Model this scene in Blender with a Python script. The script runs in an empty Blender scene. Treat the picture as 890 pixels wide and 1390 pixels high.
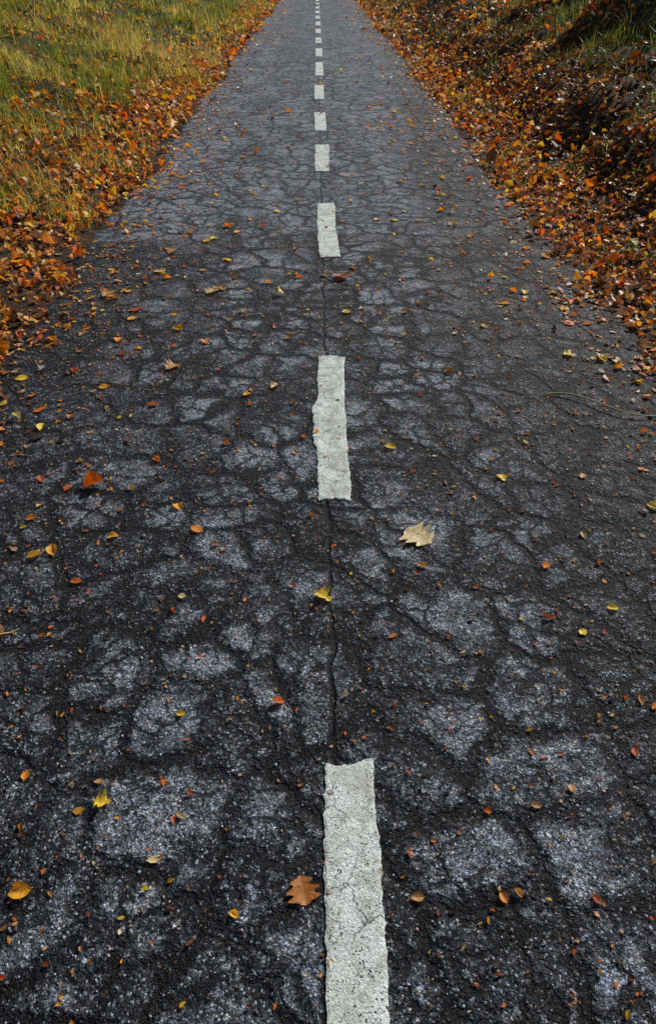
import bpy, math
import numpy as np
rng = np.random.default_rng(7)
scene = bpy.context.scene
COL = scene.collection

# ------------------------------------------------------------ noise + terrain
def vnoise(x, y, seed=0):
    x = np.asarray(x, float); y = np.asarray(y, float)
    xi = np.floor(x).astype(np.int64); yi = np.floor(y).astype(np.int64)
    fx = x-xi; fy = y-yi
    fx = fx*fx*(3-2*fx); fy = fy*fy*(3-2*fy)
    def h(a, b):
        n = (a*374761393 + b*668265263 + seed*1442695041) & 0xffffffff
        n = ((n ^ (n >> 13))*1274126177) & 0xffffffff
        return ((n ^ (n >> 16)) & 0xffff)/65535.0
    return (h(xi, yi)*(1-fx)+h(xi+1, yi)*fx)*(1-fy)+(h(xi, yi+1)*(1-fx)+h(xi+1, yi+1)*fx)*fy
def fbm(x, y, seed=0, o=4):
    s = 0; a = .5; t = 0
    for i in range(o):
        s = s+a*vnoise(x*2**i, y*2**i, seed+i*17); t += a; a *= .5
    return s/t
def sstep(a, b, x):
    t = np.clip((x-a)/(b-a), 0, 1); return t*t*(3-2*t)
def edge_l(y): return -1.25+.20*(fbm(y*.8, y*0, 3)-.5)+.14*(fbm(y*6, y*0+3, 5, 3)-.5)
def edge_r(y): return 1.36+.18*(fbm(y*.7, y*0+9, 4)-.5)+.14*(fbm(y*5, y*0+5, 6, 3)-.5)
def height(x, y):
    x = np.asarray(x, float); y = np.asarray(y, float)
    dl = np.maximum(0, -x-1.45); dr = np.maximum(0, x-1.55)
    hl = 2.2*(1-np.exp(-dl*.30/2.2))
    hr = 3.2*(1-np.exp(-dr*.50/3.2))*sstep(0, .8, dr)
    out = sstep(0, .8, dl+dr)
    n = (fbm(x*.9, y*.9, 21, 3)-.5)*(.30+.70*sstep(.8, 2, dr)+.25*sstep(.6, 2, dl)) + (fbm(x*4, y*4, 23, 2)-.5)*(.07+.10*sstep(.5, 1.5, dr))
    return -.014+hl+hr+n*out+.012*sstep(0, .12, dl+dr)

# ------------------------------------------------------------ mesh helper
def make_mesh(name, verts, faces_list, attrs=None, mat=None, smooth=False):
    me = bpy.data.meshes.new(name)
    nv = len(verts)
    loops = np.concatenate([f.ravel() for f in faces_list]).astype(np.int32)
    tot = np.concatenate([np.full(len(f), f.shape[1]) for f in faces_list]).astype(np.int32)
    start = np.concatenate([[0], np.cumsum(tot)[:-1]]).astype(np.int32)
    me.vertices.add(nv); me.vertices.foreach_set("co", np.asarray(verts, np.float32).ravel())
    me.loops.add(len(loops)); me.loops.foreach_set("vertex_index", loops)
    me.polygons.add(len(tot)); me.polygons.foreach_set("loop_start", start)
    me.polygons.foreach_set("loop_total", tot)
    me.update(calc_edges=True)
    me.polygons.foreach_set("use_smooth", np.full(len(tot), smooth))
    for k, v in (attrs or {}).items():
        if v.shape[1] == 4:
            a = me.attributes.new(k, 'FLOAT_COLOR', 'POINT'); a.data.foreach_set("color", v.astype(np.float32).ravel())
        else:
            a = me.attributes.new(k, 'FLOAT_VECTOR', 'POINT'); a.data.foreach_set("vector", v.astype(np.float32).ravel())
    ob = bpy.data.objects.new(name, me); COL.objects.link(ob)
    if mat: me.materials.append(mat)
    return ob

# ------------------------------------------------------------ node helper
class NT:
    def __init__(s, name):
        s.m = bpy.data.materials.new(name); s.m.use_nodes = True
        s.t = s.m.node_tree; s.t.nodes.clear()
        s.out = s.n('ShaderNodeOutputMaterial')
    def n(s, typ, ins=None, **props):
        nd = s.t.nodes.new(typ)
        for k, v in props.items(): setattr(nd, k, v)
        for k, v in (ins or {}).items(): s.set(nd.inputs[k], v)
        return nd
    def set(s, sock, v):
        if isinstance(v, bpy.types.NodeSocket): s.t.links.new(v, sock)
        else: sock.default_value = v
    def math(s, op, a, b=0.0, c=0.0, clamp=False):
        return s.n('ShaderNodeMath', {0: a, 1: b, 2: c}, operation=op, use_clamp=clamp).outputs[0]
    def vadd(s, a, b, k):
        b = s.n('ShaderNodeVectorMath', {0: b, 1: (.5, .5, .5)}, operation='SUBTRACT').outputs[0]
        b = s.n('ShaderNodeVectorMath', {0: b, 3: k}, operation='SCALE').outputs[0]
        return s.n('ShaderNodeVectorMath', {0: a, 1: b}, operation='ADD').outputs[0]
    def mr(s, v, a, b, c=0.0, d=1.0, smooth=True):
        return s.n('ShaderNodeMapRange', {0: v, 1: a, 2: b, 3: c, 4: d}, interpolation_type='SMOOTHSTEP' if smooth else 'LINEAR').outputs[0]
    def mix(s, f, a, b, mode='MIX'):
        nd = s.n('ShaderNodeMix', data_type='RGBA', blend_type=mode)
        for sock, v in ((nd.inputs[0], f), (nd.inputs[6], a), (nd.inputs[7], b)):
            if isinstance(v, tuple) and len(v) == 3: v = (*v, 1)
            s.set(sock, v)
        return nd.outputs[2]
    def noise(s, vec, scale, detail=3, rough=.55):
        return s.n('ShaderNodeTexNoise', {'Vector': vec, 'Scale': scale, 'Detail': detail, 'Roughness': rough}).outputs[0]
    def ncol(s, vec, scale, detail=3.0, rough=.55):
        return s.n('ShaderNodeTexNoise', {'Vector': vec, 'Scale': scale, 'Detail': detail, 'Roughness': rough}).outputs[1]
    def ramp(s, v, stops, interp='LINEAR'):
        nd = s.n('ShaderNodeValToRGB', {0: v}); cr = nd.color_ramp; cr.interpolation = interp
        while len(cr.elements) < len(stops): cr.elements.new(.5)
        for e, (p, c) in zip(cr.elements, stops):
            e.position = p; e.color = (c, c, c, 1) if isinstance(c, float) else (*c, 1)
        return nd.outputs[0]

# ------------------------------------------------------------ asphalt
def asphalt():
    N = NT("cracked_asphalt")
    co = N.n('ShaderNodeTexCoord').outputs['Object']
    sx = N.n('ShaderNodeSeparateXYZ', {0: co}); X, Y = sx.outputs[0], sx.outputs[1]
    wc = N.vadd(co, N.ncol(co, 1.6, 2.0), .32)              # uneven plate sizes
    wc = N.vadd(wc, N.ncol(co, 8.0, 6.0, .74), .17)         # jagged outlines
    def vedge(scale, vec=wc):
        return N.n('ShaderNodeTexVoronoi', {'Vector': vec, 'Scale': scale}, feature='DISTANCE_TO_EDGE', voronoi_dimensions='2D').outputs['Distance']
    big = vedge(5.0); small = vedge(11.5); tiny = vedge(25.0)
    wn = N.noise(co, 4.3, 4, .65)
    nearz = N.mr(Y, 1.2, 2.6)
    w1 = N.math('MULTIPLY', N.mr(wn, .34, .66, .022, .15), N.math('MULTIPLY_ADD', nearz, .30, .70))
    cr1 = N.math('SUBTRACT', 1.0, N.n('ShaderNodeMapRange', {0: big, 1: 0.008, 2: w1}, interpolation_type='SMOOTHSTEP').outputs[0])
    cr1 = N.math('MULTIPLY', cr1, N.mr(N.noise(co, 2.2, 4, .6), .36, .50, .2, 1))
    cr2 = N.math('MULTIPLY', N.mr(small, .02, .11, 1, 0), N.mr(N.noise(co, 2.1, 4), .42, .54, 0, .95))
    cr3 = N.math('MULTIPLY', N.mr(tiny, .03, .15, 1, 0), N.mr(N.noise(co, 2.9, 4), .51, .61, 0, .8))
    sw = N.noise(N.n('ShaderNodeCombineXYZ', {1: Y}).outputs[0], 7.0, 4)
    seam_x = N.math('ADD', X, N.math('MULTIPLY_ADD', sw, .06, -.068))
    seam = N.math('MULTIPLY', N.mr(N.math('ABSOLUTE', seam_x), .003, .010, 1, 0), N.mr(N.noise(co, 3.1, 2), .28, .38))
    crack = N.math('MAXIMUM', N.math('MAXIMUM', cr1, N.math('MAXIMUM', cr2, cr3)), seam)
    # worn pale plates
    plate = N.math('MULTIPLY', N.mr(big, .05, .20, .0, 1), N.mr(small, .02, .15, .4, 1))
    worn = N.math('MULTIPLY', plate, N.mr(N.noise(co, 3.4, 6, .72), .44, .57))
    xn = N.math('ADD', X, N.math('MULTIPLY_ADD', N.noise(co, 1.7, 4, .6), .36, -.18))
    def band(c, w): return N.mr(N.math('ABSOLUTE', N.math('SUBTRACT', xn, c)), w*.45, w, 1, 0)
    bands = N.math('MAXIMUM', N.math('MAXIMUM', band(-.24, .30), band(.36, .30)), N.math('MULTIPLY', band(-.80, .22), .7))
    inner = N.mr(N.math('ABSOLUTE', N.math('SUBTRACT', xn, .0)), .50, 1.05, 1, .08)
    st = N.noise(N.n('ShaderNodeCombineXYZ', {0: N.math('MULTIPLY', X, 3.6), 1: N.math('MULTIPLY', Y, .35)}).outputs[0], 1.8, 4, .6)
    streak = N.mr(st, .38, .60)
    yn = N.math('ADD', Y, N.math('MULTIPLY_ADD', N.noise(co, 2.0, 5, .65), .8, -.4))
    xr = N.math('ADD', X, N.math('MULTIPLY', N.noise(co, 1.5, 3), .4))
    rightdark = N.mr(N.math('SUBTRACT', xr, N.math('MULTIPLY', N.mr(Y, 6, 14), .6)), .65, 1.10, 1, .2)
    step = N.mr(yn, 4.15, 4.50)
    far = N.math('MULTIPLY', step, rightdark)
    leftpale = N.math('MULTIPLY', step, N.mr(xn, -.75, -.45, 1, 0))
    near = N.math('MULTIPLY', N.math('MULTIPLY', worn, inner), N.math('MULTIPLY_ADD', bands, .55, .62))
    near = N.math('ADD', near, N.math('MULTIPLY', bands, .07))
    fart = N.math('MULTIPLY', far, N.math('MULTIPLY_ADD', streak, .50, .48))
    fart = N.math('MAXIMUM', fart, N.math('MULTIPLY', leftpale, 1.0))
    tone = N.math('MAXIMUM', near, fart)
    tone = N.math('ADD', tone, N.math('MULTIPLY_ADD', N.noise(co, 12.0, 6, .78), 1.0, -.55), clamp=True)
    # aggregate
    wa = N.vadd(co, N.ncol(co, 160.0, 2.0), .006)
    v1 = N.n('ShaderNodeTexVoronoi', {'Vector': wa, 'Scale': 240.0}, feature='F1')
    v2 = N.n('ShaderNodeTexVoronoi', {'Vector': wa, 'Scale': 115.0}, feature='F1')
    r1 = N.n('ShaderNodeSeparateColor', {0: v1.outputs['Color']}); r2 = N.n('ShaderNodeSeparateColor', {0: v2.outputs['Color']})
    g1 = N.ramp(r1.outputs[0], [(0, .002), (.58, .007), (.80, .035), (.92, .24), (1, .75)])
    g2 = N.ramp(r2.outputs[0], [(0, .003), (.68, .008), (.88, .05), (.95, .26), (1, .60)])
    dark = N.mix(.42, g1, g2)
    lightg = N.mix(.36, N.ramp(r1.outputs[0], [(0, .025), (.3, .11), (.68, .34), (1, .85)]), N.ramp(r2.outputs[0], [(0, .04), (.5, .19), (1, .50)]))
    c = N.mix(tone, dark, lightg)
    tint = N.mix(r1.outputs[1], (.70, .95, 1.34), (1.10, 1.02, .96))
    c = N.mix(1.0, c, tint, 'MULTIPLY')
    c = N.mix(N.math('MULTIPLY', N.mr(N.math('ADD', Y, N.math('MULTIPLY', st, 3)), 5, 17), N.math('MULTIPLY_ADD', streak, .42, .22)), c, (.19, .21, .25))  # grazing sheen of the far road painted in as a paler base colour
    c = N.mix(N.mr(N.noise(co, 380, 3, .7), .47, .62, 0, .7), c, (.004, .005, .007))
    c = N.mix(N.math('MULTIPLY', crack, .96), c, (.002, .003, .004))
    pit = N.mr(v1.outputs['Distance'], .45, .75)
    c = N.mix(N.math('MULTIPLY', pit, .6), c, (.004, .005, .007))
    hgt = N.math('MULTIPLY', v1.outputs['Distance'], -.0028)
    hgt = N.math('ADD', hgt, N.math('MULTIPLY', v2.outputs['Distance'], -.0035))
    hgt = N.math('ADD', hgt, N.math('MULTIPLY', r1.outputs[1], .0014))
    hgt = N.math('ADD', hgt, N.math('MULTIPLY', crack, -.022))
    hgt = N.math('ADD', hgt, N.math('MULTIPLY', N.mr(big, 0, .16), .012))
    hgt = N.math('ADD', hgt, N.math('MULTIPLY', N.noise(co, 16, 5, .65), .022))
    b = N.n('ShaderNodeBump', {'Strength': 1.0, 'Distance': 1.0, 'Height': hgt}).outputs[0]
    rough = N.math('MULTIPLY_ADD', r1.outputs[2], .40, .42)
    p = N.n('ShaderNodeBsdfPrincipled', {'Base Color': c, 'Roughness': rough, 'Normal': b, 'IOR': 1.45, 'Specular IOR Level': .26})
    N.t.links.new(p.outputs[0], N.out.inputs[0]); return N.m

def paint():
    N = NT("worn_white_road_paint")
    co = N.n('ShaderNodeTexCoord').outputs['Object']
    v = N.n('ShaderNodeTexVoronoi', {'Vector': co, 'Scale': 380.0}, feature='F1')
    r = N.n('ShaderNodeSeparateColor', {0: v.outputs['Color']})
    n1 = N.noise(co, 26, 6, .75); n2 = N.noise(co, 7, 4, .65)
    c = N.mix(r.outputs[0], (.34, .37, .35), (.72, .75, .70))
    c = N.mix(N.mr(n1, .45, .70, 0, .8), c, (.18, .18, .15))
    c = N.mix(N.mr(n2, .43, .68, 0, .6), c, (.27, .27, .22))
    pits = N.mr(N.math('MULTIPLY', r.outputs[1], N.math('ADD', N.noise(co, 30, 4, .7), .5)), .91, 1.00)
    hc = N.n('ShaderNodeTexVoronoi', {'Vector': N.vadd(co, N.ncol(co, 30.0, 4.0), .05), 'Scale': 13.0}, feature='DISTANCE_TO_EDGE', voronoi_dimensions='2D').outputs['Distance']
    hair = N.math('MULTIPLY', N.mr(hc, .005, .026, 1, 0), N.mr(N.noise(co, 5, 2), .46, .54))
    pits = N.math('MAXIMUM', pits, N.math('MULTIPLY', hair, .65))
    c = N.mix(pits, c, (.03, .03, .03))
    h = N.math('ADD', N.math('MULTIPLY', v.outputs['Distance'], -.0012), N.math('MULTIPLY', N.noise(co, 60, 5, .7), .006))
    h = N.math('ADD', h, N.math('MULTIPLY', pits, -.003))
    b = N.n('ShaderNodeBump', {'Strength': .8, 'Distance': 1.0, 'Height': h}).outputs[0]
    p = N.n('ShaderNodeBsdfPrincipled', {'Base Color': c, 'Roughness': .7, 'Normal': b, 'Specular IOR Level': .3})
    N.t.links.new(p.outputs[0], N.out.inputs[0]); return N.m

def leafmat():
    N = NT("autumn_leaf")
    a = N.n('ShaderNodeAttribute', attribute_name='Col').outputs['Color']
    uv = N.n('ShaderNodeSeparateXYZ', {0: N.n('ShaderNodeAttribute', attribute_name='leafuv').outputs['Vector']})
    co = N.n('ShaderNodeTexCoord').outputs['Object']
    t, s = uv.outputs[0], N.math('ABSOLUTE', uv.outputs[1])
    rib = N.mr(s, .03, .09, 1, 0)
    vn = N.math('SINE', N.math('MULTIPLY', N.math('SUBTRACT', t, N.math('MULTIPLY', s, .16)), 52))
    veins = N.math('MULTIPLY', N.mr(vn, .75, .98), .5)
    vein = N.math('MAXIMUM', rib, veins)
    c = N.mix(N.mr(N.noise(co, 90, 3), .4, .7, 0, .6), a, N.mix(1.0, a, (.5, .35, .3), 'MULTIPLY'))
    c = N.mix(N.mr(N.noise(co, 260, 2), .62, .7, 0, .8), c, (.05, .02, .008))
    c = N.mix(N.math('MULTIPLY', vein, .35), c, N.mix(.5, c, (.55, .38, .16)))
    b = N.n('ShaderNodeBump', {'Strength': .5, 'Distance': .002, 'Height': N.math('ADD', N.noise(co, 120, 3), N.math('MULTIPLY', vein, .4))}).outputs[0]
    p = N.n('ShaderNodeBsdfPrincipled', {'Base Color': c, 'Roughness': .45, 'Normal': b, 'Specular IOR Level': .4})
    tr = N.n('ShaderNodeBsdfTranslucent', {0: N.mix(1.0, c, (1.4, 1.15, .6), 'MULTIPLY')})
    mx = N.n('ShaderNodeMixShader', {0: .38, 1: p.outputs[0], 2: tr.outputs[0]})
    N.t.links.new(mx.outputs[0], N.out.inputs[0]); return N.m

def grassmat():
    N = NT("grass_blade")
    a = N.n('ShaderNodeAttribute', attribute_name='Col').outputs['Color']
    p = N.n('ShaderNodeBsdfPrincipled', {'Base Color': a, 'Roughness': .5, 'Specular IOR Level': .25})
    tr = N.n('ShaderNodeBsdfTranslucent', {0: N.mix(1.0, a, (1.35, 1.3, .8), 'MULTIPLY')})
    mx = N.n('ShaderNodeMixShader', {0: .45, 1: p.outputs[0], 2: tr.outputs[0]})
    N.t.links.new(mx.outputs[0], N.out.inputs[0]); return N.m

def soilmat():
    N = NT("verge_soil")
    co = N.n('ShaderNodeTexCoord').outputs['Object']
    w = N.vadd(co, N.ncol(co, 30.0, 3.0), .03)
    v = N.n('ShaderNodeTexVoronoi', {'Vector': w, 'Scale': 32.0}, feature='F1')
    r = N.n('ShaderNodeSeparateColor', {0: v.outputs['Color']})
    lit = N.ramp(r.outputs[0], [(0, (.012, .007, .005)), (.4, (.04, .017, .008)), (.75, (.11, .04, .012)), (1, (.20, .10, .03))])
    soil = N.mix(N.noise(co, 40, 4), (.005, .005, .004), (.04, .026, .015))
    c = N.mix(N.mr(N.noise(co, 5, 3), .4, .6, .1, .7), soil, lit)
    green = N.mix(N.noise(co, 60, 3), (.008, .015, .004), (.06, .07, .015))
    x = N.n('ShaderNodeSeparateXYZ', {0: co}).outputs[0]
    gl = N.math('MULTIPLY', N.mr(x, -2.4, -1.7, 1, .0), N.mr(N.noise(co, 2.5, 3), .35, .6))
    gr = N.math('MULTIPLY', N.mr(x, 2.2, 3.2), N.mr(N.noise(co, 1.5, 3), .40, .55))
    c = N.mix(N.math('MAXIMUM', gl, gr), c, green)
    h = N.math('ADD', N.math('MULTIPLY', r.outputs[1], .01), N.math('MULTIPLY', N.noise(co, 70, 4), .02))
    b = N.n('ShaderNodeBump', {'Strength': 1.0, 'Distance': 1.0, 'Height': h}).outputs[0]
    p = N.n('ShaderNodeBsdfPrincipled', {'Base Color': c, 'Roughness': .9, 'Normal': b, 'Specular IOR Level': .2})
    N.t.links.new(p.outputs[0], N.out.inputs[0]); return N.m

def stonemat():
    N = NT("grit_stone")
    a = N.n('ShaderNodeAttribute', attribute_name='Col').outputs['Color']
    p = N.n('ShaderNodeBsdfPrincipled', {'Base Color': a, 'Roughness': .5})
    N.t.links.new(p.outputs[0], N.out.inputs[0]); return N.m

M_ASPH, M_PAINT, M_LEAF, M_GRASS, M_SOIL, M_STONE = asphalt(), paint(), leafmat(), grassmat(), soilmat(), stonemat()

# ------------------------------------------------------------ terrain sheet
u = np.linspace(-1, 1, 361); gx = np.sinh(u*6.2)/np.sinh(6.2)*260 + 0
gx = np.sort(np.concatenate([gx[np.abs(gx) > 1.2], np.linspace(-1.2, 1.2, 9)]))
gy = np.concatenate([np.linspace(-60, -2, 12), np.linspace(-1.5, 12, 220), 12+np.cumsum(np.geomspace(.08, 14, 130))])
GX, GY = np.meshgrid(gx, gy)
GZ = height(GX, GY)
idx = np.arange(GX.size).reshape(GX.shape)
q = np.stack([idx[:-1, :-1], idx[:-1, 1:], idx[1:, 1:], idx[1:, :-1]], -1).reshape(-1, 4)
make_mesh("ground", np.stack([GX, GY, GZ], -1).reshape(-1, 3), [q], None, M_SOIL, True)

# ------------------------------------------------------------ road slab with ragged edges
ry = np.concatenate([np.arange(-8, 14, .02), np.arange(14, 60, .1), np.arange(60, 420, 3.)])
L, R = edge_l(ry), edge_r(ry)
cols = [(L-.03, -.02), (L, -.004), (L+.02, 0), (L+.3, 0), (L*0, 0), (R-.3, 0), (R-.02, 0), (R, -.004), (R+.03, -.02)]
RV = np.stack([np.stack([cx, ry, np.full_like(ry, cz)], -1) for cx, cz in cols], 1)
nc = len(cols); idx = np.arange(len(ry)*nc).reshape(len(ry), nc)
q = np.stack([idx[:-1, :-1], idx[:-1, 1:], idx[1:, 1:], idx[1:, :-1]], -1).reshape(-1, 4)
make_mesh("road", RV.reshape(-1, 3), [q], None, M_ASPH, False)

# ------------------------------------------------------------ painted dashes
def dash(y0, y1, lefts, rights, seed):
    n = int((y1-y0)/.003)+2 if y0 < 6 else int((y1-y0)/.02)+2
    y = np.linspace(y0, y1, n); t = np.linspace(0, 1, n)
    tl, lx = zip(*lefts); tr, rx = zip(*rights)
    jag = lambda s: (fbm(y*9, y*0+s, seed, 3)-.5)*.010+(fbm(y*70, y*0+s, seed+1, 4)-.5)*.008
    xl = np.interp(t, tl, lx)+jag(1); xr = np.interp(t, tr, rx)+jag(8)
    m = 22; s = np.linspace(0, 1, m)
    PX = xl[:, None]*(1-s)+xr[:, None]*s
    w = (fbm(PX*25, PX*0+seed, 3, 4)-.5)*.035
    edgefade = np.maximum(0, 1-np.minimum(y-y0, y1-y)/.04)
    PY = y[:, None]+w*edgefade[:, None]
    PZ = np.full_like(PX, .0055)
    PZ[:, [0, -1]] = .0042; PZ[[0, -1], :] = .0042
    top = np.stack([PX, PY, PZ], -1)
    idx = np.arange(n*m).reshape(n, m)
    q = np.stack([idx[:-1, :-1], idx[:-1, 1:], idx[1:, 1:], idx[1:, :-1]], -1).reshape(-1, 4)
    ring = np.concatenate([idx[0, :], idx[1:, -1], idx[-1, -2::-1], idx[-2:0:-1, 0]])
    tv = top.reshape(-1, 3); low = tv[ring].copy(); low[:, 2] = -.001
    b = np.arange(len(ring))+n*m
    sk = np.stack([ring, b, np.roll(b, -1), np.roll(ring, -1)], -1)
    make_mesh("road_marking_dash", np.concatenate([tv, low]), [q, sk], None, M_PAINT, False)

dash(-.14, .862, [(0, .017), (1, .0185)], [(0, .117), (.5, .116), (.8, .119), (1, .1205)], 1)
dash(1.772, 2.771, [(0, .009), (.30, .007), (.33, -.006), (.58, -.011), (.63, .006), (.68, .010), (1, .012)],
     [(0, .108), (.08, .1115), (.35, .108), (.6, .108), (.75, .112), (1, .123)], 2)
dash(4.013, 5.093, [(0, .024), (.3, .014), (.6, .010), (1, .015)], [(0, .138), (.2, .134), (.5, .122), (.75, .126), (1, .128)], 3)
dash(6.0, 6.968, [(0, -.006), (1, -.004)], [(0, .104), (1, .117)], 4)
dash(7.595, 8.586, [(0, -.004), (1, -.014)], [(0, .104), (1, .101)], 5)
dash(9.453, 10.555, [(0, -.012), (1, -.016)], [(0, .098), (1, .10)], 6)
dash(11.45, 12.95, [(0, .0), (1, .0)], [(0, .108), (1, .11)], 7)
dash(13.74, 14.98, [(0, .0), (1, .0)], [(0, .11), (1, .115)], 8)
yy = 15.9; i = 9
while yy < 70:
    dash(yy, yy+1.1, [(0, .0), (1, .0)], [(0, .115), (1, .115)], i); yy += 2.06; i += 1

# ------------------------------------------------------------ leaves
def beech_w(t):
    w = .34*np.sin(np.pi*np.clip((t-.12)/.88, 0, 1)**.85)**.8
    return np.where(t < .12, .012, np.maximum(w, .004))
def oak_w(t):
    tt = np.clip((t-.12)/.88, 0, 1)
    base = .17+.20*np.sin(np.pi*tt**1.25)
    w = base*(1+.30*np.cos(tt*2*np.pi*3.6+2.4))*np.minimum(1, tt*7)*np.sqrt(np.clip((1-tt)*6, 0, 1))
    return np.where(t < .12, .012, np.maximum(w, .01))
def maple_w(t):
    tt = np.clip((t-.2)/.8, 0, 1)
    w = .45*(1-tt)**.7*(1+.5*np.cos(tt*2*np.pi*2.2))*np.minimum(1, tt*8)
    return np.where(t < .2, .012, np.maximum(w, .005))
def template(wf, ts, ss, lobe=0.0):
    ts = np.array(ts); ss = np.array(ss); w = wf(ts)
    T, S = np.meshgrid(ts, ss, indexing='ij'); W = np.repeat(w[:, None], len(ss), 1)
    T = T+lobe*np.abs(S)*np.clip((W-.02)*3, 0, 1)
    idx = np.arange(T.size).reshape(T.shape)
    q = np.stack([idx[:-1, :-1], idx[1:, :-1], idx[1:, 1:], idx[:-1, 1:]], -1).reshape(-1, 4)
    return T.ravel(), S.ravel(), W.ravel(), q
sT = np.array([0, .38, .72, 1, .33, .72, .33, .72]); sS = np.array([0, 0, 0, 0, -1, -1, 1, 1.]); sW = np.array([0, .33, .28, 0, .33, .27, .33, .27])
sQ = np.array([[1, 4, 5, 2], [1, 2, 7, 6]]); sTr = np.array([[0, 4, 1], [2, 5, 3], [0, 1, 6], [2, 3, 7]])
MASS = (sT, sS, sW, sQ, sTr)
BEECH = template(beech_w, np.linspace(0, 1, 14), [-1, -.5, 0, .5, 1])
OAK = template(oak_w, np.linspace(0, 1, 34), [-1, -.55, 0, .55, 1], .06)
MAPLE = template(maple_w, np.linspace(0, 1, 26), [-1, -.5, 0, .5, 1], .05)
class Leaves:
    def __init__(s): s.v = []; s.q = []; s.t = []; s.c = []; s.u = []; s.n = 0
    def add(s, tpl, pos, Ln, yaw, pit, rol, curl, bend, fold, col, wid=None):
        T, S, W = tpl[:3]; N = len(pos)
        if wid is None: wid = np.ones(N)
        l = Ln[:, None]
        x = (T[None]-.5)*l; y = S*W*l*wid[:, None]
        z = l*(curl[:, None]*(S*W)**2*3 + bend[:, None]*((T-.5)**2) + fold[:, None]*np.abs(S)*W)
        z = z+l*.025*np.sin(T*11+S*3+yaw[:, None]*5)*np.abs(S)
        cr, sr = np.cos(rol)[:, None], np.sin(rol)[:, None]
        y, z = y*cr-z*sr, y*sr+z*cr
        cp, sp = np.cos(pit)[:, None], np.sin(pit)[:, None]
        x, z = x*cp+z*sp, -x*sp+z*cp
        cy, sy = np.cos(yaw)[:, None], np.sin(yaw)[:, None]
        x, y = x*cy-y*sy, x*sy+y*cy
        z = z-z.min(1)[:, None]
        V = np.stack([x+pos[:, 0:1], y+pos[:, 1:2], z+pos[:, 2:3]], -1)
        nv = len(T); base = (np.arange(N)*nv+s.n)[:, None, None]
        s.v.append(V.reshape(-1, 3)); s.q.append((tpl[3][None]+base).reshape(-1, 4))
        if len(tpl) > 4: s.t.append((tpl[4][None]+base).reshape(-1, 3))
        s.c.append(np.repeat(np.concatenate([col, np.ones((N, 1))], 1), nv, 0))
        s.u.append(np.tile(np.stack([T, S*np.where(W > .02, 1, 0)+0, W], -1), (N, 1)))
        s.n += N*nv
    def build(s, name):
        f = [np.concatenate(s.q)] + ([np.concatenate(s.t)] if s.t else [])
        return make_mesh(name, np.concatenate(s.v), f, {'Col': np.concatenate(s.c), 'leafuv': np.concatenate(s.u)}, M_LEAF, False)
#            orange            red-orange        red-brown         brown            yellow           tan              pale             amber            dark
PAL = np.array([[.84, .27, .015], [.70, .15, .010], [.34, .085, .012], [.20, .08, .03], [.88, .60, .04], [.60, .31, .10], [.76, .57, .29], [.86, .41, .02], [.05, .025, .015]])
def colors(n, p):
    p = np.array(p, float); p /= p.sum()
    c = PAL[rng.choice(len(PAL), n, p=p)]
    return np.clip(c*rng.uniform(.6, 1.2, (n, 1))*rng.uniform(.9, 1.1, (n, 3)), 0, .90)
def rnd(n, a, b): return rng.uniform(a, b, n)

litter = Leaves()
def litter_patch(x0, x1, y0, y1, dens, size, p, tpl, keep):
    n = int((x1-x0)*(y1-y0)*dens)
    x = rnd(n, x0, x1); y = rnd(n, y0, y1)
    k = rng.random(n) < keep(x, y); x, y = x[k], y[k]; n = len(x)
    onroad = (x > edge_l(y)) & (x < edge_r(y))
    z = np.where(onroad, .003, height(x, y)+rnd(n, 0, .03))
    sc = np.where(onroad, .4, 1.)
    c = colors(n, p)
    shade = sstep(.43, .60, fbm(x*1.1+3, y*.9, 91, 4))*np.where(x > 0, sstep(1.5, 2.6, x), .4*sstep(1.4, 2.2, -x))
    c = c*(1-.72*shade[:, None])  # patchy bank shade painted into the leaf colours
    litter.add(tpl, np.stack([x, y, z], -1), rng.lognormal(np.log(size), .34, n)*np.where(onroad, .85, 1), rnd(n, 0, 6.283),
               rng.normal(0, .38, n)*sc, rng.normal(0, .42, n)*sc, rng.normal(.3, .9, n)*sc, rng.normal(.1, .35, n)*sc, rnd(n, 0, .35), c, rnd(n, .7, 1.1))
PR = [4.5, 4.5, 6.5, 6.5, 1.3, 4.5, 2.4, 3.5, 4.5]
PL = [6, 4, 3.5, 4, 2.6, 4.5, 2.8, 6, 3]
def keepR(x, y):
    d = x-edge_r(y)+.50*(fbm(x*3, y*3, 41)-.5)
    g = sstep(-.14, .24, d)
    sp = .26*np.exp(np.minimum(d, 0)/.16)
    thin = 1-.80*sstep(.50, .64, fbm(x*1.3, y*1.3, 44, 3))*sstep(.6, 1.5, d)
    return np.maximum(g*thin, sp)
def keepL(x, y):
    d = edge_l(y)-x+.55*(fbm(x*3, y*3, 51)-.5)
    g = sstep(-.14, .24, d)
    sp = .28*np.exp(np.minimum(d, 0)/.18)
    thin = 1-.76*sstep(.5, 1.2, d+.8*(fbm(x*1.3, y*1.3, 54)-.5))
    return np.maximum(g*thin, sp)
HI = template(beech_w, [0, .12, .3, .5, .7, .88, 1], [-1, 0, 1])
litter_patch(.8, 4.0, .8, 6, 1350, .036, PR, HI, keepR)
litter_patch(-4.0, -.6, .8, 6, 1350, .036, PL, HI, keepL)
litter_patch(.8, 6.5, 6, 13, 800, .043, PR, MASS, keepR)
litter_patch(-6.5, -.7, 6, 13, 800, .043, PL, MASS, keepL)
litter_patch(.9, 14, 13, 40, 170, .062, PR, MASS, keepR)
litter_patch(-14, -.8, 13, 40, 170, .062, PL, MASS, keepL)
litter.build("leaf_litter")

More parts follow.
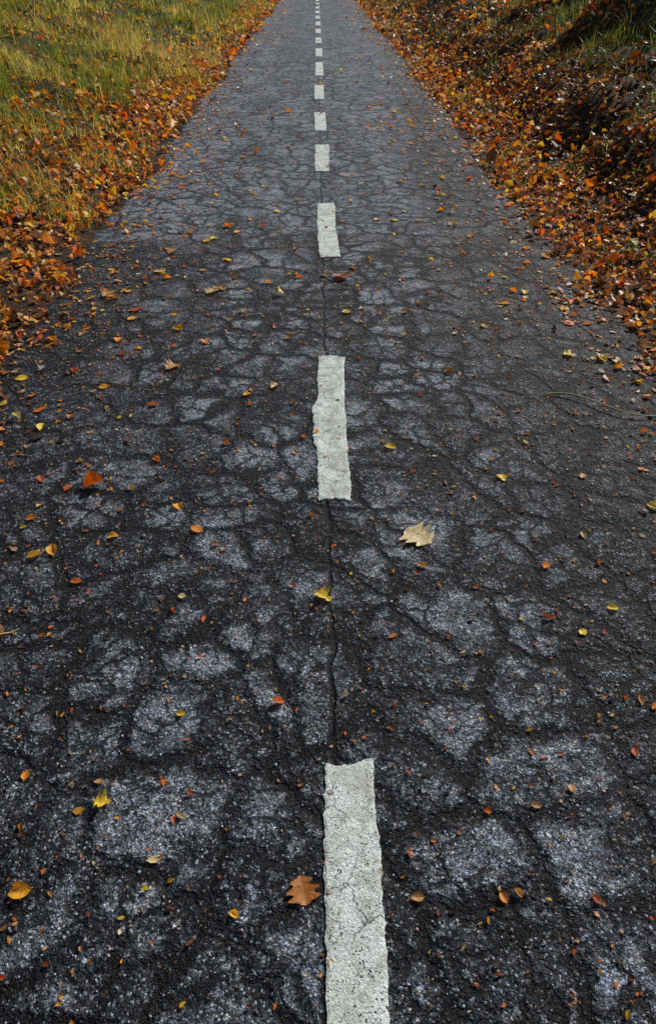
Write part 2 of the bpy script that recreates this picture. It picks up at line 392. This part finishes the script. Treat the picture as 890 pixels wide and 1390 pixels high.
# individually lying leaves on the asphalt  (x, y, length, colour index, kind)
heroes = [(-.743, 1.530, .050, 7, 'b'), (-.849, 1.677, .034, 0, 'b'), (-.645, 1.406, .034, 1, 'b'), (-.584, 1.594, .032, 7, 'b'),
 (-.349, 1.628, .040, 0, 'b'), (.017, 1.350, .052, 4, 'm'), (.293, 1.468, .030, 5, 'b'), (-.427, .771, .040, 4, 'm'), (-.530, .597, .040, 7, 'b'),
 (-.024, .604, .056, 9, 'o'), (-.595, .828, .024, 0, 'b'), (.184, .587, .024, 5, 'b'), (.336, .587, .020, 0, 'b'), (.766, 1.307, .028, 4, 'b'),
 (.776, 1.601, .026, 5, 'b'), (.600, 1.894, .042, 4, 'm'), (.257, 2.069, .040, 4, 'b'), (-.260, 2.441, .036, 7, 'b'), (-.607, 2.362, .046, 1, 'b'),
 (-.975, 2.199, .044, 4, 'b'), (-.784, 1.834, .032, 1, 'b'), (-.529, 1.992, .034, 0, 'b'), (-.419, 1.738, .036, 7, 'b'), (-.161, 2.506, .046, 5, 'b'),
 (-.586, 2.663, .065, 5, 'o'), (-.475, 2.915, .052, 0, 'b'), (-.616, 3.047, .048, 7, 'b'), (-.856, 2.930, .052, 0, 'b'), (-.845, 3.161, .048, 7, 'b'),
 (-.502, 3.508, .09, 6, 'o'), (-.47, 3.53, .06, 5, 'o'), (.135, 3.704, .10, 2, 'o'), (.05, 3.72, .05, 3, 'b'), (.146, 3.239, .05, 4, 'b'),
 (-.824, 2.5, .044, 7, 'b'), (-.972, 2.637, .04, 1, 'b'), (-1.146, 2.93, .052, 7, 'b'), (1.061, 2.785, .06, 4, 'm'), (1.19, 2.74, .05, 4, 'b'),
 (1.278, 4.013, .055, 7, 'b'), (1.043, 3.489, .058, 4, 'b'), (1.181, 3.283, .055, 4, 'b'), (.914, 3.346, .055, 7, 'b'), (.498, 4.706, .055, 4, 'b'),
 (.39, 4.72, .045, 5, 'b'), (-.255, 4.902, .055, 4, 'b'), (-.487, 3.965, .055, 4, 'b'), (-.832, 3.78, .07, 6, 'o'), (-.602, 4.338, .055, 4, 'b'),
 (.863, 1.898, .028, 5, 'b'), (1.029, 1.734, .04, 4, 'b'), (.665, 1.223, .024, 4, 'b'), (.519, .8, .020, 5, 'b'), (.635, 1.468, .028, 0, 'b'),
 (-.12, 2.95, .03, 5, 'b'), (.416, 3.239, .034, 0, 'b'), (-1.02, 3.45, .06, 5, 'o'), (-.93, 3.5, .05, 7, 'b'), (-.80, 4.1, .07, 5, 'o'),
 (.30, 4.0, .03, 4, 'b'), (.62, 3.0, .03, 6, 'b'), (.45, 2.75, .026, 5, 'b'), (-.35, 1.35, .022, 6, 'b'), (-.30, .98, .02, 4, 'b'), (.76, 1.0, .022, 0, 'b')]
PAL9 = np.concatenate([PAL, [[.50, .18, .03]]])
sc = Leaves()
for kind, tpl in (('b', BEECH), ('m', MAPLE), ('o', OAK)):
    hs = [h for h in heroes if h[4] == kind]; n = len(hs)
    P = np.array([[h[0], h[1], .004] for h in hs]); Ln = np.array([h[2] for h in hs])*1.12
    C = np.clip(np.array([PAL9[h[3]] for h in hs])*rng.uniform(.85, 1.1, (n, 1)), 0, .88)
    sc.add(tpl, P, Ln, rnd(n, 0, 6.28), rng.normal(0, .06, n), rng.normal(0, .09, n), rnd(n, -.1, .8), rnd(n, -.1, .5), rnd(n, .0, .35), C, rnd(n, .8, 1.15))
def road_scatter(n, y0, y1, size, sig, bias, p, tpl, pw=1.):
    y = y0+(y1-y0)*rng.random(n)**pw; x = rnd(n, -1.22, 1.34)
    k = rng.random(n) < (bias+(1-bias)*np.abs(x)**2/1.6); x, y = x[k], y[k]; n = len(x)
    sc.add(tpl, np.stack([x, y, np.full(n, .003)], -1), rng.lognormal(np.log(size), sig, n), rnd(n, 0, 6.28), rng.normal(0, .14, n), rng.normal(0, .2, n),
           rng.normal(.4, .6, n), rnd(n, -.1, .5), rnd(n, 0, .4), colors(n, p), rnd(n, .4, 1.1))
PS = [5, 4, 2, 3, 5, 5, 4, 5, 1]
PF = [6, 6, 4, 3, 1.5, 5, 4, 4, 1]
road_scatter(6000, .3, 4.5, .0090, .40, .45, PF, MASS, 1.2)
road_scatter(1500, .3, 4.5, .015, .30, .22, PF, MASS)
road_scatter(130, .3, 4.5, .025, .22, .08, PS, BEECH)
road_scatter(1000, 3, 9, .034, .35, .08, PS, HI)
road_scatter(1200, 7, 34, .042, .35, .15, PS, MASS)
road_scatter(1700, 3, 9, .016, .35, .3, PF, MASS)
sc.build("scattered_leaves")
ok = Leaves()
ok.add(OAK, np.array([[.303, 1.588, .004]]), np.array([.105]), np.array([2.35]), np.array([.03]), np.array([-.04]), np.array([.15]), np.array([.10]), np.array([.05]), np.array([[.80, .66, .36]]), np.array([1.2]))
ok.build("oak_leaf")

# ------------------------------------------------------------ twig
def tube(name, pts, rad, mat, col):
    pts = np.array(pts, float); n = len(pts); k = 6
    a = np.linspace(0, 2*np.pi, k, endpoint=False)
    d = np.gradient(pts, axis=0); d /= np.linalg.norm(d, axis=1)[:, None]
    up = np.array([0, 0, 1.]); s = np.cross(d, up); s /= np.linalg.norm(s, axis=1)[:, None]; u = np.cross(s, d)
    V = pts[:, None]+rad[:, None, None]*(np.cos(a)[None, :, None]*s[:, None]+np.sin(a)[None, :, None]*u[:, None])
    idx = np.arange(n*k).reshape(n, k); nx = np.roll(idx, -1, 1)
    q = np.stack([idx[:-1], nx[:-1], nx[1:], idx[1:]], -1).reshape(-1, 4)
    return make_mesh(name, V.reshape(-1, 3), [q], {'Col': np.tile(np.array([*col, 1.]), (n*k, 1))}, mat, True)
t = np.linspace(0, 1, 24)
tube("twig", np.stack([.88+.38*t, 2.44-.19*t+.03*np.sin(t*7), .006+.012*np.sin(t*3.1)], -1), .0028*(1-.6*t)+.0006, M_STONE, (.16, .16, .04))
tube("twig", np.stack([-.80+.06*t, 1.20+.035*t, .006+.004*np.sin(t*6)], -1), .0016+0*t, M_STONE, (.50, .38, .12))

# ------------------------------------------------------------ loose grit on the asphalt
n = 14000
y = .3+3.9*rng.random(n)**1.3; x = rnd(n, -1.2, 1.3)
r = rng.lognormal(np.log(.0014), .4, n)
oc = np.array([[1, 0, 0], [0, 1, 0], [-1, 0, 0], [0, -1, 0], [0, 0, .8], [0, 0, -.6]], float)
of = np.array([[0, 1, 4], [1, 2, 4], [2, 3, 4], [3, 0, 4], [1, 0, 5], [2, 1, 5], [3, 2, 5], [0, 3, 5]])
ang = rnd(n, 0, 6.28); ca, sa = np.cos(ang)[:, None], np.sin(ang)[:, None]
o = oc[None]*rng.uniform(.6, 1.4, (n, 6, 1))
V = np.stack([o[..., 0]*ca-o[..., 1]*sa, o[..., 0]*sa+o[..., 1]*ca, o[..., 2]], -1)*r[:, None, None]
V += np.stack([x, y, .002+r*.5], -1)[:, None]
g = rng.choice([.05, .15, .35, .6], n, p=[.25, .3, .25, .2])[:, None]*np.where(rng.random((n, 1)) < .3, [[1.1, .7, .5]], [[.95, 1, 1.08]])
make_mesh("loose_grit", V.reshape(-1, 3), [(of[None]+(np.arange(n)*6)[:, None, None]).reshape(-1, 3)],
          {'Col': np.repeat(np.concatenate([g, np.ones((n, 1))], 1), 6, 0)}, M_STONE)

# ------------------------------------------------------------ grass
gv = []; gq = []; gt = []; gc = []; gn = 0
def grass_patch(x0, x1, y0, y1, dens, ln, wd, keep, straw, bright):
    global gn
    n = int((x1-x0)*(y1-y0)*dens); x = rnd(n, x0, x1); y = rnd(n, y0, y1)
    cx = np.floor(x*6)/6+.083; cy = np.floor(y*6)/6+.083
    jx = (vnoise(cx*53.1, cy*47.7, 12)-.5)*.12; jy = (vnoise(cx*41.3, cy*61.9, 13)-.5)*.12
    pull = rnd(n, 0, .65)*(rng.random(n) < .7)
    x = x+(cx+jx-x)*pull; y = y+(cy+jy-y)*pull
    k = rng.random(n) < keep(x, y); x, y = x[k], y[k]; n = len(x)
    cx = np.floor(x*6)/6+.083; cy = np.floor(y*6)/6+.083
    z = height(x, y)-.005
    tu = fbm(x*2.2, y*2.2, 77, 3)
    clump = vnoise(cx*33.3, cy*29.1, 14)
    Ln = rng.lognormal(np.log(ln), .35, n)*(.35+1.0*tu+.45*clump)
    a = rnd(n, 0, 6.283); lean = rnd(n, .25, 1.45)
    dx, dy = np.cos(a), np.sin(a); px, py = -dy, dx
    w = wd*rnd(n, .6, 1.3)
    def P(t, side):
        h = Ln*t*np.cos(lean*t*.9); o = Ln*t*np.sin(lean*t*1.0)
        ww = w*(1-t*.75)*side
        return np.stack([x+dx*o+px*ww, y+dy*o+py*ww, z+h], -1)
    V = np.stack([P(0, -1), P(0, 1), P(.5, -1), P(.5, 1), P(1, 0)], 1)
    b = (np.arange(n)*5+gn)[:, None]
    gv.append(V.reshape(-1, 3)); gq.append(b+np.array([[0, 1, 3, 2]])); gt.append(b+np.array([[2, 3, 4]])); gn += 5*n
    s = (rng.random(n) < straw(x, y)*(.5+clump))[:, None]
    patch = fbm(x*1.4+5, y*1.4, 87, 3)
    green = np.array([.17, .23, .014])*bright*rng.uniform(.35, 1.3, (n, 1))*np.stack([.45+1.1*patch, .7+.5*patch, np.ones(n)], -1)*(.5+.85*clump[:, None])
    st = np.array([.74, .56, .17])*rng.uniform(.4, 1.2, (n, 1))
    c = np.where(s, st, green)
    gc.append(np.repeat(np.concatenate([c, np.ones((n, 1))], 1), 5, 0))
def kgL(x, y):
    d = edge_l(y)-x
    g = sstep(.35, 1.1, d+.9*(fbm(x*1.3, y*1.3, 54)-.5))
    tuft = .8*sstep(.54, .62, fbm(x*3, y*3, 61, 3))*sstep(.05, .3, d)
    return np.maximum(g*(.15+.85*sstep(.38, .56, fbm(x*2.5, y*2.5, 63))), tuft)
def kgR(x, y):
    d = x-edge_r(y)
    g = .95*sstep(.9, 2.0, d+1.2*(fbm(x*.9, y*.9, 71)-.5))*sstep(.44, .60, fbm(x*1.3, y*1.3, 44, 3))
    tuft = .6*sstep(.58, .68, fbm(x*3, y*3, 73, 3))*sstep(.05, .3, d)
    return np.maximum(g, tuft)
strawL = lambda x, y: .15+.5*sstep(.42, .65, fbm(x*1.1, y*1.1, 81))
strawR = lambda x, y: .06+.25*sstep(.45, .7, fbm(x*1.1, y*1.1, 81))
grass_patch(-4.5, -1.25, 1, 6, 2800, .085, .0022, kgL, strawL, 1.1)
grass_patch(-7, -1.25, 6, 13, 1800, .12, .003, kgL, strawL, 1.1)
grass_patch(-15, -1.25, 13, 40, 320, .18, .007, kgL, strawL, 1.1)
grass_patch(1.3, 4.5, 1, 6, 2200, .08, .0022, kgR, strawR, .75)
grass_patch(1.3, 7, 6, 13, 1500, .12, .003, kgR, strawR, .7)
grass_patch(1.3, 15, 13, 40, 260, .18, .007, kgR, strawR, .7)
make_mesh("grass", np.concatenate(gv), [np.concatenate(gq), np.concatenate(gt)], {'Col': np.concatenate(gc)}, M_GRASS)

# ------------------------------------------------------------ light, sky
EL, AZ = math.radians(37), math.radians(40)     # sun ahead and to the right
w = bpy.data.worlds.new("World"); scene.world = w; w.use_nodes = True
nt = w.node_tree; bg = nt.nodes['Background']
sky = nt.nodes.new('ShaderNodeTexSky'); sky.sky_type = 'NISHITA'; sky.sun_disc = False
sky.sun_elevation = EL; sky.sun_rotation = AZ
nt.links.new(sky.outputs[0], bg.inputs[0]); bg.inputs[1].default_value = .08
sd = bpy.data.lights.new("sun", 'SUN'); sd.energy = 5.0; sd.angle = math.radians(.6); sd.color = (1, .97, .90)
so = bpy.data.objects.new("sun", sd); COL.objects.link(so)
from mathutils import Vector
dirv = Vector((math.sin(AZ)*math.cos(EL), math.cos(AZ)*math.cos(EL), math.sin(EL)))
so.rotation_euler = dirv.to_track_quat('Z', 'Y').to_euler(); so.location = dirv*30

cam = bpy.data.cameras.new("camera"); co = bpy.data.objects.new("camera", cam); COL.objects.link(co)
co.location = (0, 0, 1.34); co.rotation_euler = (math.radians(52), 0, 0)
cam.sensor_fit = 'VERTICAL'; cam.sensor_height = 36; cam.lens = 973/1390*36
cam.shift_x = .0122; cam.clip_start = .02; cam.clip_end = 3000
scene.camera = co
scene.view_settings.view_transform = 'Standard'; scene.view_settings.look = 'None'
scene.view_settings.exposure = 0; scene.view_settings.gamma = 1
